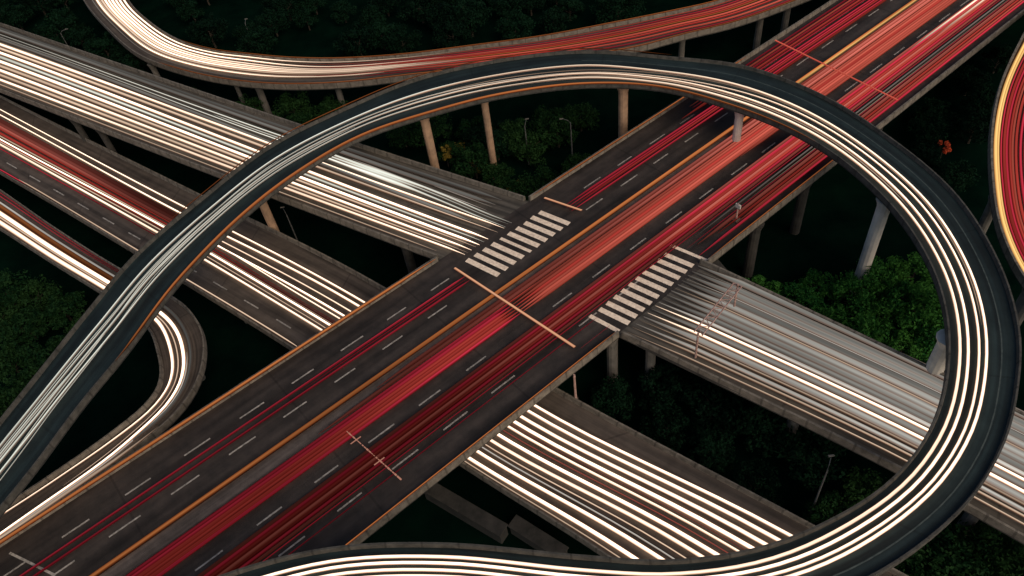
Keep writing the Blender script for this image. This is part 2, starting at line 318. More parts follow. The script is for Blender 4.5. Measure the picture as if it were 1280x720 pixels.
def build_road(key_, name, label, cat, asphalt, step=3.0, parapets=None, par_h=.9, par_w=.38, thick=2.0, group=None, skirt=.18, pier_mat='pier', girder='girder', concrete='concrete'):
    rd = Road(key_)
    mid = rd.at(rd.K/2, .5)
    root = empty(name, (mid.x, mid.y, 0)); tag(root, label, cat, group)
    ks = rd.stations(0, rd.K, step)
    up = MB(); pts = [[rd.at(k, 0, .03, .3), rd.at(k, .5, .03), rd.at(k, 1, .03, -.3)] for k in ks]
    up.loft(pts, closed=False, caps=False, uvs=lengths([p[1] for p in pts]))
    up.build('roadway', MT[asphalt], root)
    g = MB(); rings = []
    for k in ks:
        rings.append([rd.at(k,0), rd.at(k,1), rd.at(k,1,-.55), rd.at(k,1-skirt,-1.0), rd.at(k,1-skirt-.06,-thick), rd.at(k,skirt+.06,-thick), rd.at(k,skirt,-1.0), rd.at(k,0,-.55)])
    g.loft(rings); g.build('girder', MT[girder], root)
    for side, k0, k1 in (parapets or [(0,0,rd.K),(1,0,rd.K)]):
        b = MB(); rings = []; sgn = 1 if side == 0 else -1
        for k in rd.stations(k0, k1, step):
            o = -.04*sgn; i = par_w*sgn
            rings.append([rd.at(k,side,-.3,o), rd.at(k,side,par_h,o+.05*sgn), rd.at(k,side,par_h,i-.06*sgn), rd.at(k,side,.35,i), rd.at(k,side,-.1,i+.1*sgn)])
        b.loft(rings, uvs=lengths([r[1] for r in rings])); b.build('parapet', MT[concrete], root)
    for x, y, zt, zb, r in PIERS.get(key_, []):
        p = MB(); n = 12; rings = []
        for z, q in ((zb-.3, 1.0), (zb+.6, 1.0), (zt-2.6, 1.0), (zt-1.9, 1.15), (zt-1.1, 1.5)):
            rings.append([(x + math.cos(2*math.pi*(j+.5)/n)*r*q, y + math.sin(2*math.pi*(j+.5)/n)*r*q*(1 if q < 1.3 else .9), z) for j in range(n)])
        p.loft(rings)
        po = p.build('pier', MT[('pier_lamp_tint' if x < 30 else 'pier_pale') if key_ == 'LOOP' else pier_mat], root, smooth=False)
        if key_ == 'LOOP' and zb > 1:
            f = MB(); f.box((x, y, zb+.25), (3.0, 1.8, .5), R(34.7)); f.build('pier_base', MT['concrete'], po)
    return rd, root

TR_USED = {}
def trail(rd, phrase, ukeys, hw, mat, glow=1.0, k0=0, k1=None, name='light_trail_or_glow_strip', desc=None, group=None, h=.5, label=None, thick=.16, step=3.0, taper=4.0):
    """one luminous strand of traffic light or added barrier glow: a long lens-section tube hanging at lamp height over its lane"""
    k1 = rd.K if k1 is None else k1
    ks = rd.stations(k0, k1, step); ctr = [rd.at(k, key(ukeys, k), h) for k in ks]; ln = lengths(ctr); tot = ln[-1]
    rings = []; gl = []
    for i, k in enumerate(ks):
        d = (ctr[min(i+1, len(ks)-1)] - ctr[max(i-1, 0)]); d.z = 0; d.normalize(); side = Vector((-d.y, d.x, 0))
        w = key(hw, k); end = min(ln[i], tot-ln[i])
        w *= max(.12, min(1, end/taper))
        hh = min(thick, w)
        rings.append([ctr[i] + side*(math.cos(a)*w) + Vector((0,0,math.sin(a)*hh)) for a in [2*math.pi*j/12 for j in range(12)]])
        gl.append(key(glow, k))
    b = MB(); b.loft(rings, uvs=ln, glows=gl)
    o = b.build(name, MT[mat], None, origin=ctr[0], smooth=True)
    tag(o, label or desc, 'light trail', group)
    TR_USED[phrase] = TR_USED.get(phrase, 0) + 1
    return o
WORD = {'white':'bright white','white_cool':'cool white','cream':'cream','grey':'faint grey-white','red':'red','crimson':'dim crimson','orange':'orange-red','amber':'amber','rose':'dull rose haze-imitating','peach':'peach','yellow':'yellow'}
def trails(rd, spec, edge, road, group, step=3.0, h=.5, taper=4.0):
    """spec rows: (u keys, half width, material, glow, k0, k1); counted across the road from the named edge, within one colour"""
    spec = sorted(spec, key=lambda r: key(r[0], (r[4] + (rd.K if r[5] is None else r[5]))/2)); cnt = {}
    for u, hw, mat, gl, k0, k1 in spec:
        cnt[mat] = cnt.get(mat, 0) + 1
    seen = {}
    for u, hw, mat, gl, k0, k1 in spec:
        seen[mat] = seen.get(mat, 0) + 1
        if cnt[mat] == 1: lab = f'the only {WORD[mat]} light trail on {road}'
        else: lab = f'{ORD[seen[mat]]} {WORD[mat]} light trail from {edge}, {road}'
        trail(rd, road, u, hw, mat, gl, k0, k1, label=lab, group=group, step=step, h=h, taper=taper)

# ------------------------------------------------------------------ the main diagonal highway (A)
A_DIR = Vector((math.cos(R(34.7)), math.sin(R(34.7)), 0)); A_NRM = Vector((-A_DIR.y, A_DIR.x, 0))
def ua(n): return (79.9-n)/31.8
def ka(s): return (s+110)/450
def apt(s, n, z=13): p = A_DIR*s + A_NRM*n; return Vector((p.x, p.y, z))
roadA, rootA = build_road('A', 'elevated_highway', 'wide dark elevated highway crossing diagonally with red light trails and an amber median line', 'highway', 'asphalt_a', step=6,
    parapets=[(0,0,ka(41.5)),(0,ka(61.5),1),(1,0,ka(50.5)),(1,ka(70.0),1)], thick=2.2, pier_mat='girder')
m = MB(); m.loft([[apt(s,66.6,13.16), apt(s,64.4,13.16), apt(s,64.35,13.02), apt(s,66.65,13.02)] for s in range(-110,341,6)], uvs=list(range(-110,341,6)))
m.build('median_strip', MT['median'], rootA)
def quad_strip(p, q, w, z=.036):
    """painted strip from p to q (world xy), w wide"""
    d = (q-p).normalized(); s = Vector((-d.y, d.x, 0))*(w/2); b = MB()
    e = Vector((0,0,.03)); r = random.uniform(-.04,.04); r2 = random.uniform(-.04,.04)
    b.loft([[p+s*(1+r), p-s*(1-r), p-s*(1-r)+e, p+s*(1+r)+e], [q+s*(1+r2), q-s*(1-r2), q-s*(1-r2)+e, q+s*(1+r2)+e]])
    return b
def dashes(rows):
    for n, s0, s1, off in rows:
        s = s0 + off
        while s < s1:
            L_ = random.uniform(3.5, 4.3)
            yield n, s, L_
            s += 8.35
for n, s, L_ in dashes([(75.1,-31,160,0.9),(70.8,-31,160,5.5),(58.9,-12,170,1.2),(53.4,-4,60,1.6)]):
    if n > 60 and 43 < s + 2 < 66: continue
    if 43 < s+4 < 48: continue
    quad_strip(apt(s, n, 13.04), apt(s+L_, n, 13.04), .22).build('lane_dash', MT['paint'], rootA)
# stop lines
for (s0, n0, s1, n1, w, mt, nm) in ((50.2,53.7,51.0,48.6,.7,'paint_fresh','stop_line'),(69.3,55.4,70.6,48.7,.6,'paint_fresh','stop_line'),
        (-27.5,77.8,-24,70.6,.3,'paint','stop_line')):
    a, b = apt(s0,n0,13.045), apt(s1,n1,13.045); quad_strip(a, b, w).build(nm, MT[mt], rootA)
for (s0,n0,s1,n1,w,mt,lab) in ((42,75.6,44.2,50.6,.24,'peach','peach glow strip standing in for a lit stop line straight across the diagonal highway at the junction'),
        (63.2,77.6,65.2,70.6,.24,'peach','short peach glow strip standing in for a lit line at the upper end of the left crossing'),
        (129,79.0,125.2,49.8,.17,'orange','thin pinkish orange glow strip standing in for a lit stop line across the far end of the diagonal highway')):
    b = MB(); ps = [apt(s0+(s1-s0)*i/8, n0+(n1-n0)*i/8, 13.78)*1 for i in range(9)]; sd = A_DIR  # glowing strips stand in for the lit stop lines
    b.loft([[p+sd*(math.cos(a)*w)+Vector((0,0,math.sin(a)*.1)) for a in [2*math.pi*j/8 for j in range(8)]] for p in ps], uvs=lengths(ps))
    tag(b.build('light_trail_or_glow_strip', MT[mt], None, origin=ps[0]), lab, 'light trail', 'glow strips for lines across the diagonal highway')
# worn broken line lower down, its paint built as glowing tubes
b = MB(); p, q = apt(13,62.1,13.78), apt(14.2,50.8,13.78)
for i in range(24):
    t = i/24 + random.uniform(0,.01); t2 = t + random.uniform(.018,.034); w = random.uniform(.06,.16)
    b.tube([p.lerp(q,t), p.lerp(q,t2)], w*.8, 6)
for t in (.19,.62):
    c = p.lerp(q,t); b.tube([c-A_DIR*.9, c+A_DIR*.7], .07, 6)
tag(b.build('light_trail_or_glow_strip', MT['broken'], None, origin=p), 'broken speckled pale glow strip standing in for a worn painted line across the lower right lanes of the diagonal highway', 'light trail', 'glow strips for lines across the diagonal highway')
# zebra crossings over the two side mouths
for i in range(10):
    s = 44.9 + i*1.75
    quad_strip(apt(s, 76.3-.04*i+.25*(i>7), 13.045), apt(s+1.35, 69.9+.05*i, 13.045), .95 if i not in (4,) else .6).build('crossing_bar', MT['paint_fresh'], rootA)
for i in range(10):
    s = 52.1 + i*1.68
    quad_strip(apt(s, 53.6+.08*i, 13.045), apt(s+1.0, 48.6+.1*i, 13.045), .88).build('crossing_bar', MT['paint_fresh'], rootA)

def G(*p): return [(ka(s), g*(.72 if s < 30 else 1)) for s, g in p]
N_ = .9947
def un(n): return ua(n*N_)
A = []
k_end = ka(330)
for n, hw, mt, g, s0, s1 in [
    (73.6,.15,'crimson',G((-60,.35),(0,.8),(60,1.3),(200,2.2)),-110,330),
    (72.4,.15,'crimson',G((-60,.3),(0,.7),(60,1.1),(200,2.0)),-110,330),
    (73.0,.1,'crimson',G((20,.4),(60,.7),(200,1.4)),12,330),
    (74.2,.2,'crimson',G((60,.6),(80,1.1),(200,2.0)),62,330),
    (73.1,.18,'red',G((60,.2),(85,.5),(200,.8)),66,330),
    (75.9,.25,'red',G((100,.25),(130,.5),(200,.75)),96,330),
    (76.7,.2,'crimson',G((100,.4),(130,1.0),(200,1.4)),100,330),
    (77.4,.2,'orange',G((100,.1),(130,.35),(200,.6)),100,330),
    (78.2,.2,'crimson',G((100,.3),(130,.7),(200,1.2)),104,330),
    (75.2,.14,'crimson',G((100,.4),(130,.9),(200,1.4)),104,330),
    (71.9,.2,'red',G((110,.2),(140,.4),(200,.6)),112,330),
    (67.2,.38,'amber',G((-60,.6),(10,.75),(60,1.0),(110,1.15),(125,1.2)),-110,330),
    (67.0,.26,'yellow',G((108,.2),(128,.55),(150,.45),(170,.3)),106,330),
    (66.1,.26,'orange',G((100,.15),(130,.4),(200,.6)),98,330),
    (65.6,.3,'rose',G((30,.3),(80,.7),(110,1.6),(150,2.2)),20,330),  # pink glow over the median, added as strands
    (64.9,.3,'rose',G((20,.35),(60,.7),(85,1.1),(110,1.8),(150,2.4)),10,330),
    (64.3,.08,'red',G((-20,.1),(20,.4),(60,.8),(90,.8)),-20,100),
    (64.1,.26,'crimson',G((-60,.25),(0,.55),(40,.9)),-110,43.2),
    (63.6,.27,'crimson',G((-60,.35),(0,.6),(40,1.0)),-110,43.2),
    (63.05,.3,'red',G((-60,.2),(0,.36),(40,.6)),-110,43.2),
    (62.5,.28,'red',G((-60,.18),(0,.36),(40,.6)),-110,43.2),
    (61.95,.3,'red',G((-60,.2),(0,.4),(40,.62)),-110,43.2),
    (61.45,.24,'crimson',G((-60,.45),(0,.8),(40,1.3)),-110,43.2),
    (64.1,.26,'orange',G((40,.22),(70,.35),(110,.7),(150,.85)),43.2,330),
    (63.6,.28,'orange',G((40,.32),(70,.5),(110,.7),(150,.85)),43.2,330),
    (63.05,.3,'red',G((40,.6),(90,.9),(150,1)),43.2,330),
    (62.5,.3,'orange',G((40,.55),(90,.75),(150,.85)),43.2,330),
    (61.95,.3,'orange',G((40,.6),(90,.8),(150,.85)),43.2,330),
    (61.45,.26,'orange',G((40,.55),(90,.75),(150,.8)),43.2,330),
    (60.95,.24,'orange',G((95,.3),(120,.6),(150,.7)),94,330),
    (57.9,.26,'rose',G((-60,.12),(20,.3),(60,.5),(100,1.3),(150,1.6)),-110,330),
    (57.35,.26,'crimson',G((-60,.25),(20,.45),(60,.7),(90,1.5),(150,2.0)),-110,330),
    (56.8,.26,'red',G((-60,.1),(20,.2),(60,.38),(90,.8),(150,1.0)),-110,330),
    (56.25,.24,'rose',G((-60,.2),(20,.38),(60,.8),(80,1.5),(150,1.6)),-110,330),
    (55.75,.2,'red',G((-60,.06),(20,.1),(60,.35),(80,.9),(150,1.0)),-110,330),
    (55.25,.22,'crimson',G((-60,.25),(20,.4),(60,.5),(100,1.0),(150,1.5)),-110,330),
    (54.7,.2,'rose',G((-60,.15),(20,.28),(60,.4),(150,1.0)),-110,330),
    (54.15,.08,'crimson',G((-60,.3),(20,.7),(60,.6),(150,1.2)),-60,330),
    (53.5,.14,'grey',G((75,.5),(120,1.2),(150,1.6)),74,330),
    (52.7,.07,'crimson',G((-60,.2),(20,.6),(60,.5),(150,1.2)),-60,330),
    (52.9,.1,'cream',G((85,.05),(115,.3),(125,.35),(150,.15)),84,230),
    (52.1,.3,'rose',G((70,.4),(90,.8),(150,1.6)),72,330),
    (51.4,.2,'red',G((76,.15),(90,.35),(150,.8)),76,330),
    (50.8,.22,'orange',G((76,.15),(90,.4),(150,.7)),80,330),
    (50.3,.2,'crimson',G((44,.6),(60,1.0),(76,1.4),(90,2.0),(150,2.2)),44.8,330),
    (57.6,.55,'cream',G((140,.1),(156,.7),(166,1.3),(176,.8),(190,.4)),142,240),  # this strand and the next swell to imitate white glare
    (56.5,.4,'cream',G((150,.1),(160,.6),(168,1.0),(180,.4)),150,220),
  ]:
    parts = [(s0, s1)]
    if n > 69.5 and s0 < 42: parts = [(s0, 42.2), (64.2, s1)]
    elif n > 69.5 and s0 < 64.5: parts = [(64.4, s1)]
    elif n < 54.1 and s1 > 51 and s0 < 51: parts = [(s0, 50.6), (70.2, s1)]
    for q0, q1 in parts:
        if q1 - q0 > 3: A.append(([(0, un(n)), (1, un(n))], hw, mt, g, ka(q0), ka(q1)))
trails(roadA, A, 'the amber-lit left barrier', 'the diagonal highway', 'light trails and haze strands along the diagonal highway', step=6, taper=1.0)
for n, s0, s1, hw, gl, lab in ((79.25,-110,41,.3,.85,'added amber glow strip on the lower left barrier of the diagonal highway'),
                             (79.3,62,120,.14,.7,'thin added amber glow strip on the upper left barrier of the diagonal highway'),
                             (48.3,-2,50,.1,.7,'thin added amber glow strip on the lower right barrier of the diagonal highway'),
                             (48.3,70.5,110,.1,.55,'thin added amber glow strip on the upper right barrier of the diagonal highway')):
    trail(roadA, 'barrier', ua(n), hw, 'amber', gl, ka(s0), ka(s1), label=lab, group='light trails on the barriers', h=1.05, step=6)  # amber strips added to give the barriers their orange glow

# ------------------------------------------------------------------ the wide white highway, left and right of the junction
roadL, rootL = build_road('B1L', 'elevated_highway', 'wide grey elevated highway coming from the upper left, thick with white light trails', 'highway', 'asphalt_b', step=5, parapets=[(0,0,3),(1,0,3)], pier_mat='girder')
W_ = lambda a, b: [(0, a), (1, a), (3, b), (4, b+.004)]
T_ = []
for a, b, h0, h1, mt, g in ((.345,.43,.46,.16,'white',.9),(.41,.50,.5,.09,'cream',.8),(.475,.61,.5,.28,'white',1),(.54,.655,.46,.13,'white_cool',.8),(.605,.705,.5,.3,'white',1),
        (.67,.74,.45,.1,'cream',.9),(.735,.79,.5,.24,'white',1),(.80,.83,.42,.07,'cream',.9),(.865,.862,.42,.22,'white',.9),(.93,.935,.2,.1,'cream',.6)):
    T_.append((W_(a, b), [(0,h0*.92),(1,h0*.9),(2,h0*.66),(2.3,(h0+h1)/2*.82),(3,h1*.85),(4,h1*.85)], mt, [(0,g),(1,g),(2,g*.85),(3,g)], 0, 4.0 if b < .9 else 2.95))
T_ += [([(0,.18),(1,.185),(2,.235),(2.5,.27),(3,.34),(4,.345)],[(1,.08),(2,.16),(2.25,.25),(2.42,.62),(2.6,.18),(3,.12)],'white_cool',[(0,.4),(1.3,.7),(2.3,1.1),(2.6,.9),(3,.5)],0,4),  # midway swell, here and in the next two strands, imitates a glare patch
       ([(0,.19),(1.2,.23),(2,.30),(2.4,.33),(3,.41),(4,.415)],[(1,.06),(2,.12),(2.3,.3),(2.46,.62),(2.62,.18),(3,.13)],'white_cool',[(0,.4),(1.3,.6),(2.3,1.1),(3,.6)],0.8,4),
       ([(1.5,.24),(2,.27),(2.5,.30),(3,.37)],[(1,.05),(2.2,.12),(2.4,.4),(2.6,.12),(3,.08)],'white_cool',[(0,.4),(2.3,1.0),(3,.4)],1.8,3.9),
       ([(2,.16),(3,.24)],.08,'grey',2.0,2.28,2.9),([(2,.2),(3,.3)],.08,'grey',1.6,2.3,2.9),
       ([(0,.30),(1,.32),(3,.46)],.1,'cream',.5,0,2.4),
       ([(0,.25),(1,.26),(3,.48)],.4,'grey',.55,0,2.9),([(0,.12),(1,.12),(3,.2)],.5,'grey',.35,0,2.9),([(0,.07),(3,.12)],.5,'grey',.3,0,2.9)]
trails(roadL, T_, 'the upper barrier', 'the wide highway at upper left', 'light trails on the upper left highway', step=5)

roadR, rootR = build_road('B1R', 'elevated_highway', 'wide pale grey elevated highway running from the junction to the right edge', 'highway', 'asphalt_b', step=4, parapets=[(0,1,5),(1,1,5)])
Rr = []
for u, hw, mt, g in ((.60,.22,'white',.9),(.695,.26,'white',1.0),(.36,.12,'cream',.45),(.10,.06,'grey',2.0),(.05,.6,'grey',.8),(.13,.6,'grey',1.0),(.185,.6,'grey',1.15),(.225,.07,'grey',2.2),(.26,.6,'grey',1.2),
        (.315,.55,'grey',1.3),(.40,.6,'grey',1.2),(.455,.5,'grey',1.0),(.51,.5,'grey',1.1),(.555,.3,'grey',1.6),(.645,.45,'grey',1.6),(.745,.5,'grey',1.1),(.79,.16,'cream',.35),(.835,.3,'grey',1.2),(.88,.16,'cream',.55),(.94,.12,'cream',.5)):
    Rr.append(([(0,u+.02),(1,u+.02),(2,u),(3,u-.04),(5,u-.05)], hw, mt, [(1,g*.35),(1.5,g*.5),(2.2,g*.85),(3,g),(5,g)], 1.12, 5))  # wide grey strands overlap to imitate the lit sheen of the deck
trails(roadR, Rr, 'the upper barrier', 'the wide highway at right', 'light trails and sheen strands on the right highway', step=5)

# ------------------------------------------------------------------ the lower highway passing underneath
roadB, rootB = build_road('B2', 'lower_highway', 'lower brown-grey highway passing under the diagonal highway from left to bottom', 'highway', 'asphalt_c', step=5)
Bt = []
def bt(ks, hw, mt, g, k0=0, k1=6):
    if mt == 'white': hw = [(k, w*.85) for k, w in hw]
    Bt.append((ks, hw, mt, g, k0, k1))
bt([(0,.2),(1,.20),(2,.235),(3,.24),(4,.236),(5,.155),(6,.1)],[(0,.13),(1,.14),(2,.2),(4,.26),(5,.3)],'white',1)
bt([(0,.29),(1,.275),(2,.325),(3,.30),(4,.31),(5,.23),(6,.18)],[(0,.15),(1,.16),(2,.22),(4,.3),(5,.34)],'white',1)
bt([(2,.40),(3,.39),(4,.385),(5,.308),(6,.25)],[(2,.12),(3,.14),(4,.32),(5,.36)],'white',1,2.15)
bt([(2,.47),(3,.465),(4,.455),(5,.385),(6,.33)],[(2,.14),(3,.22),(4,.32),(5,.36)],'white',1,2.1)
bt([(2,.44),(3,.51),(4,.52),(5,.457),(6,.41)],[(2,.08),(3,.15),(4,.24),(5,.2)],'white',.9,2.2)
bt([(0,.585),(1,.60),(2,.575),(3,.615),(4,.625),(5,.56),(6,.52)],[(0,.22),(1,.2),(3,.25),(4,.3),(5,.34)],'white',1)
bt([(0,.66),(1,.665),(2,.67),(3,.70),(4,.70),(5,.63),(6,.6)],[(0,.3),(1,.28),(3,.24),(4,.28),(5,.32)],'white',1)
bt([(0,.63),(1,.632),(2,.625),(3,.66),(4,.755),(5,.70)],[(0,.16),(1,.15),(3,.08),(4,.1)],'cream',.7)
bt([(4,.84),(5,.80),(6,.78)],[(4,.28),(5,.32)],'white',1,3.6)
bt([(4,.925),(5,.90),(6,.88)],[(4,.3),(5,.34)],'white',1,3.6)
bt([(4,.965),(5,.955),(6,.93)],.09,'cream',.5,3.6)
bt([(0,.45),(1,.47),(2,.49),(3,.56)],[(0,.2),(1,.14),(3,.06)],'red',[(0,1.1),(1.5,.6),(3,.2)],0,3.2)
bt([(0,.50),(1,.52),(2,.53),(3,.58)],[(0,.34),(1,.3),(3,.1)],'red',[(0,1.1),(1.5,.5),(3,.12)],0,3.2)
bt([(0,.55),(1,.56),(2,.555),(3,.595)],[(0,.2),(1,.2),(3,.1)],'cream',[(0,.9),(1.5,.6),(3,.3)],0,3.2)
bt([(0,.38),(1,.40),(2,.43)],.5,'rose',[(0,1.0),(1.3,.6),(2,.2)],0,2.2)
bt([(0,.33),(1,.35),(2,.38)],.5,'rose',[(0,.5),(1.3,.3),(2,.12)],0,2.2)
bt([(0,.43),(1,.44),(2,.46)],.35,'rose',[(0,1.6),(1.3,1.0),(2,.4)],0,2.3)
bt([(0,.605),(1,.615),(2,.6)],.2,'orange',[(0,.9),(1.3,.5),(2,.2)],0,2.1)
bt([(0,.71),(1,.715),(2,.71)],.1,'crimson',[(0,2.2),(1.2,1.0),(2,.3)],0,2.2)
bt([(4,.49),(5,.42)],.05,'rose',.6,3.7,6); bt([(4,.57),(5,.505)],.07,'rose',.8,3.7,6); bt([(4,.79),(5,.75)],.1,'grey',1.4,3.7,6)
bt([(1,.955),(2,.965),(3,.955)],.14,'cream',.7,1.15,3.02)
bt([(0,.955),(1,.965)],.12,'crimson',2.2,0,1.2)
trails(roadB, Bt, 'the upper barrier', 'the lower highway', 'light trails on the lower highway', step=4)
# lane dashes of the lower highway
k = 1.05
while k < 3.2:
    seg = (roadB.c[int(k)+1][1]-roadB.c[int(k)][1]).length; dk = 3.8/seg; u = .83
    p, q = roadB.at(k, u, .045), roadB.at(min(k+dk, 3.99), u, .045)
    quad_strip(p, q, .24).build('lane_dash', MT['paint'], rootB); k += 8.6/seg

# ------------------------------------------------------------------ slip road curling round at the left (C)
roadC, rootC = build_road('C', 'slip_road', 'narrow slip road curling round at the left under the loop ramp', 'slip road', 'asphalt_c', step=1.5, par_h=.8, par_w=.3, thick=1.4)
Ct = []
def ct(ks, hw, mt, g, k0=0, k1=13):
    if mt == 'white': hw = [(k, w*(.95 if k < 4 else .8)) for k, w in hw]
    Ct.append((ks, hw, mt, g, k0, k1))
ct([(0,.62),(2,.62),(3,.60),(4,.55),(6,.48),(8,.46),(9,.45),(11,.28),(13,.2)],[(0,.5),(2,.44),(3,.4),(6,.36),(9,.26),(11,.22),(13,.2)],'white',1)
ct([(0,.85),(2,.85),(3,.82),(5,.72),(7,.72),(9,.74),(11,.77),(13,.8)],[(0,.52),(2,.45),(3,.4),(6,.34),(9,.18),(11,.12),(13,.1)],'white',1)
ct([(0,.73),(3,.71),(6,.60),(8,.59),(9,.58),(11,.42)],[(0,.2),(3,.14),(7,.1),(10,.05)],'cream',.8,0,11)
ct([(0,.45),(3,.42)],.5,'amber',[(0,.42),(1.5,.3),(3,.12)],0,4)
ct([(0,.36),(3,.33)],.25,'grey',[(0,1.4),(3,.8)],0,4); 
ct([(0,.2),(2,.16),(3,.14)],.07,'crimson',[(0,1.8),(2,.9),(3,.2)],0,3.2)
ct([(0,.1),(2,.08),(3,.08)],.07,'crimson',[(0,1.4),(2,.7),(3,.2)],0,3.2)
ct([(4,.35),(7,.32),(9,.3)],.3,'grey',.5,4,10); ct([(7,.4),(9,.36),(11,.2),(13,.1)],[(7,.1),(10,.1)],'grey',3.0,6.5,13)
trails(roadC, Ct, 'the outer barrier', 'the curled slip road at left', 'light trails on the slip road', step=1.5)
trail(roadC, 'c', .02, [(9,.1),(11,.3),(13,.35)], 'cream', [(9,.2),(11,.4),(13,.6)], 9.4, 13, label='cream light trail beside the amber barrier at the bottom left corner', group='light trails on the barriers', h=1.0)

# ------------------------------------------------------------------ upper curving ramp (T)
roadT, rootT = build_road('T', 'ramp_bridge', 'curving ramp bridge along the top, white trails turning red to the right', 'ramp', 'asphalt_c', step=2.5, par_h=.9, par_w=.35, thick=1.6)
Tt = []
def tt(ks, hw, mt, g, k0=0, k1=15): Tt.append((ks, hw, mt, g, k0, k1))
for a, b, c, w0, w1, mt in ((.30,.32,.34,.3,.14,'white'),(.40,.44,.44,.36,.2,'cream'),(.48,.50,.49,.36,.24,'white'),(.56,.56,.53,.36,.24,'white'),(.64,.62,.57,.34,.22,'white'),
                            (.72,.69,.62,.32,.16,'white'),(.80,.80,.72,.3,.1,'white'),(.89,.92,.9,.26,.08,'white'),(.35,.36,.38,.14,.06,'cream'),(.20,.20,.2,.12,.06,'grey')):
    tt([(0,a),(3,(a+b)/2),(5,b),(7,c)],[(0,w0*1.1),(4,w0*.8),(7,w1*.8),(10,.06)],mt,[(0,1),(5,.9),(7,.5),(9,.12)],0,7.4+2.2*((a*37)%1))
for a, b, w, mt, g in ((.40,.25,.22,'orange',.7),(.46,.38,.2,'red',.8),(.52,.48,.22,'orange',.85),(.57,.56,.18,'amber',.9),(.62,.63,.22,'red',.9),(.67,.72,.18,'orange',.8),(.73,.80,.16,'crimson',1.6),(.30,.14,.14,'crimson',1.0),(.80,.9,.12,'orange',.5)):
    tt([(5,a),(10,(a+b)/2),(14,b)], [(5,.06),(9,w*.7),(14,w)], mt, [(5.5,.1*g),(7.5,.5*g),(9.5,.8*g),(15,g)], 5.0+2.4*((a*53)%1), 15)
trails(roadT, Tt, 'the lower barrier', 'the top ramp', 'light trails on the top ramp', step=2.5)
trail(roadT, 't', .985, .13, 'amber', [(3,.3),(7,.7),(15,.9)], 3, 15, label='thin added amber glow strip on the far barrier of the top ramp', group='light trails on the barriers', h=1.05)
trail(roadT, 't', .02, .13, 'amber', [(3,.4),(7,.6),(15,.7)], 3.5, 15, label='thin added amber glow strip on the near barrier of the top ramp', group='light trails on the barriers', h=1.05)  # added strips for the orange edge glow on both parapets

# ------------------------------------------------------------------ ramp at the right edge (R)
roadE, rootE = build_road('R', 'ramp_bridge', 'curving ramp bridge at the right edge with yellow and red trails', 'ramp', 'asphalt_c', step=2, par_h=1.0, par_w=.4, thick=1.8)
Et = []
for u, w, mt, g in ((.135,.3,'yellow',1.0),(.19,.2,'yellow',.8),(.26,.12,'crimson',1.4),(.33,.22,'red',.55),(.39,.18,'crimson',1.6),(.46,.2,'red',.6),(.52,.16,'orange',.6),(.60,.2,'red',.7),(.70,.2,'crimson',1.5),(.80,.2,'red',.5)):
    Et.append(([(0,u),(9,u)], w, mt, g, 0, 9))
trails(roadE, Et, 'the outer barrier', 'the right edge ramp', 'light trails on the right edge ramp', step=2)

# ------------------------------------------------------------------ the great loop ramp
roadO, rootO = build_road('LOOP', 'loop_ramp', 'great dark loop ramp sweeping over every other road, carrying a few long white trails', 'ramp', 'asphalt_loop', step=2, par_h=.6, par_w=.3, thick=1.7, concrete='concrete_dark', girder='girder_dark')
KO = roadO.K
ks = roadO.stations(11, 27, 2); b = MB(); b.loft([[roadO.at(k,.235,.045), roadO.at(k,.235,.045,.16)] for k in ks], closed=False, caps=False); b.build('edge_line', MT['edge_line'], rootO)
Lt = []
def lt(ks, hw, mt, g, k0=0, k1=KO): Lt.append((ks, hw, mt, g, k0, k1))
GR_ = [(8,.3),(10,.42),(12,.5),(14,.7),(16,.85),(29,.95)]
GC = [(0,.62),(6,.6),(9,.62),(11,.5)]
PA = [[(1,.30),(3,.33),(6,.37),(8,.42),(11,.45),(12,.50),(14,.49),(18,.46),(21,.45),(24,.40),(27,.45)],
      [(1,.40),(3,.43),(6,.49),(8,.54),(11,.66),(12,.67),(14,.60),(18,.565),(21,.54),(24,.50),(27,.55)],
      [(1,.47),(3,.51),(6,.56),(8,.63),(11,.69),(12,.74),(14,.73),(18,.715),(21,.68),(24,.62),(27,.66)],
      [(1,.60),(3,.62),(6,.66),(8,.74),(11,.81),(12,.86),(14,.85),(18,.83),(21,.80),(24,.73),(27,.76)]]
for pth, wl, wr in zip(PA, ([(0,.2),(5,.17),(8,.2),(11,.03)],[(0,.18),(6,.1),(9,.07),(11,.02)],[(0,.2),(6,.16),(9,.13),(11,.03)],[(0,.18),(6,.12),(9,.11),(11,.03)]),
                        ([(7,.02),(10,.2),(13,.24),(16,.17),(29,.2)],[(7,.02),(10,.06),(12,.08),(15,.14),(29,.18)],[(7,.02),(10,.12),(13,.17),(29,.19)],[(7,.02),(10,.13),(12,.28),(14,.26),(17,.18),(29,.2)])):
    lt(pth, wl, 'white_cool', GC, 0, 11)
    lt([(k, u+.012) for k, u in pth], wr, 'white', GR_, 7, KO)
lt([(0,.66),(3,.56),(5,.50),(7,.47)],.07,'white_cool',.6,0,7)
lt([(0,.38),(2,.44),(4,.52),(6,.60),(8,.68)],.07,'white_cool',.6,0,8)
lt([(1,.70),(3,.66),(5,.60),(7,.57)],.06,'white_cool',.5,0,6.5)
lt([(1,.36),(3,.38),(5,.45),(6,.48)],.06,'white_cool',.5,0,6)
lt([(10,.58),(11,.60),(14,.545),(16,.52)],.06,'cream',.45,9,18)
lt([(11,.78),(13,.80),(15,.79)],.06,'cream',.6,10.5,16)
trails(roadO, Lt, 'the outer barrier', 'the loop ramp', 'light trails on the loop ramp', step=2)
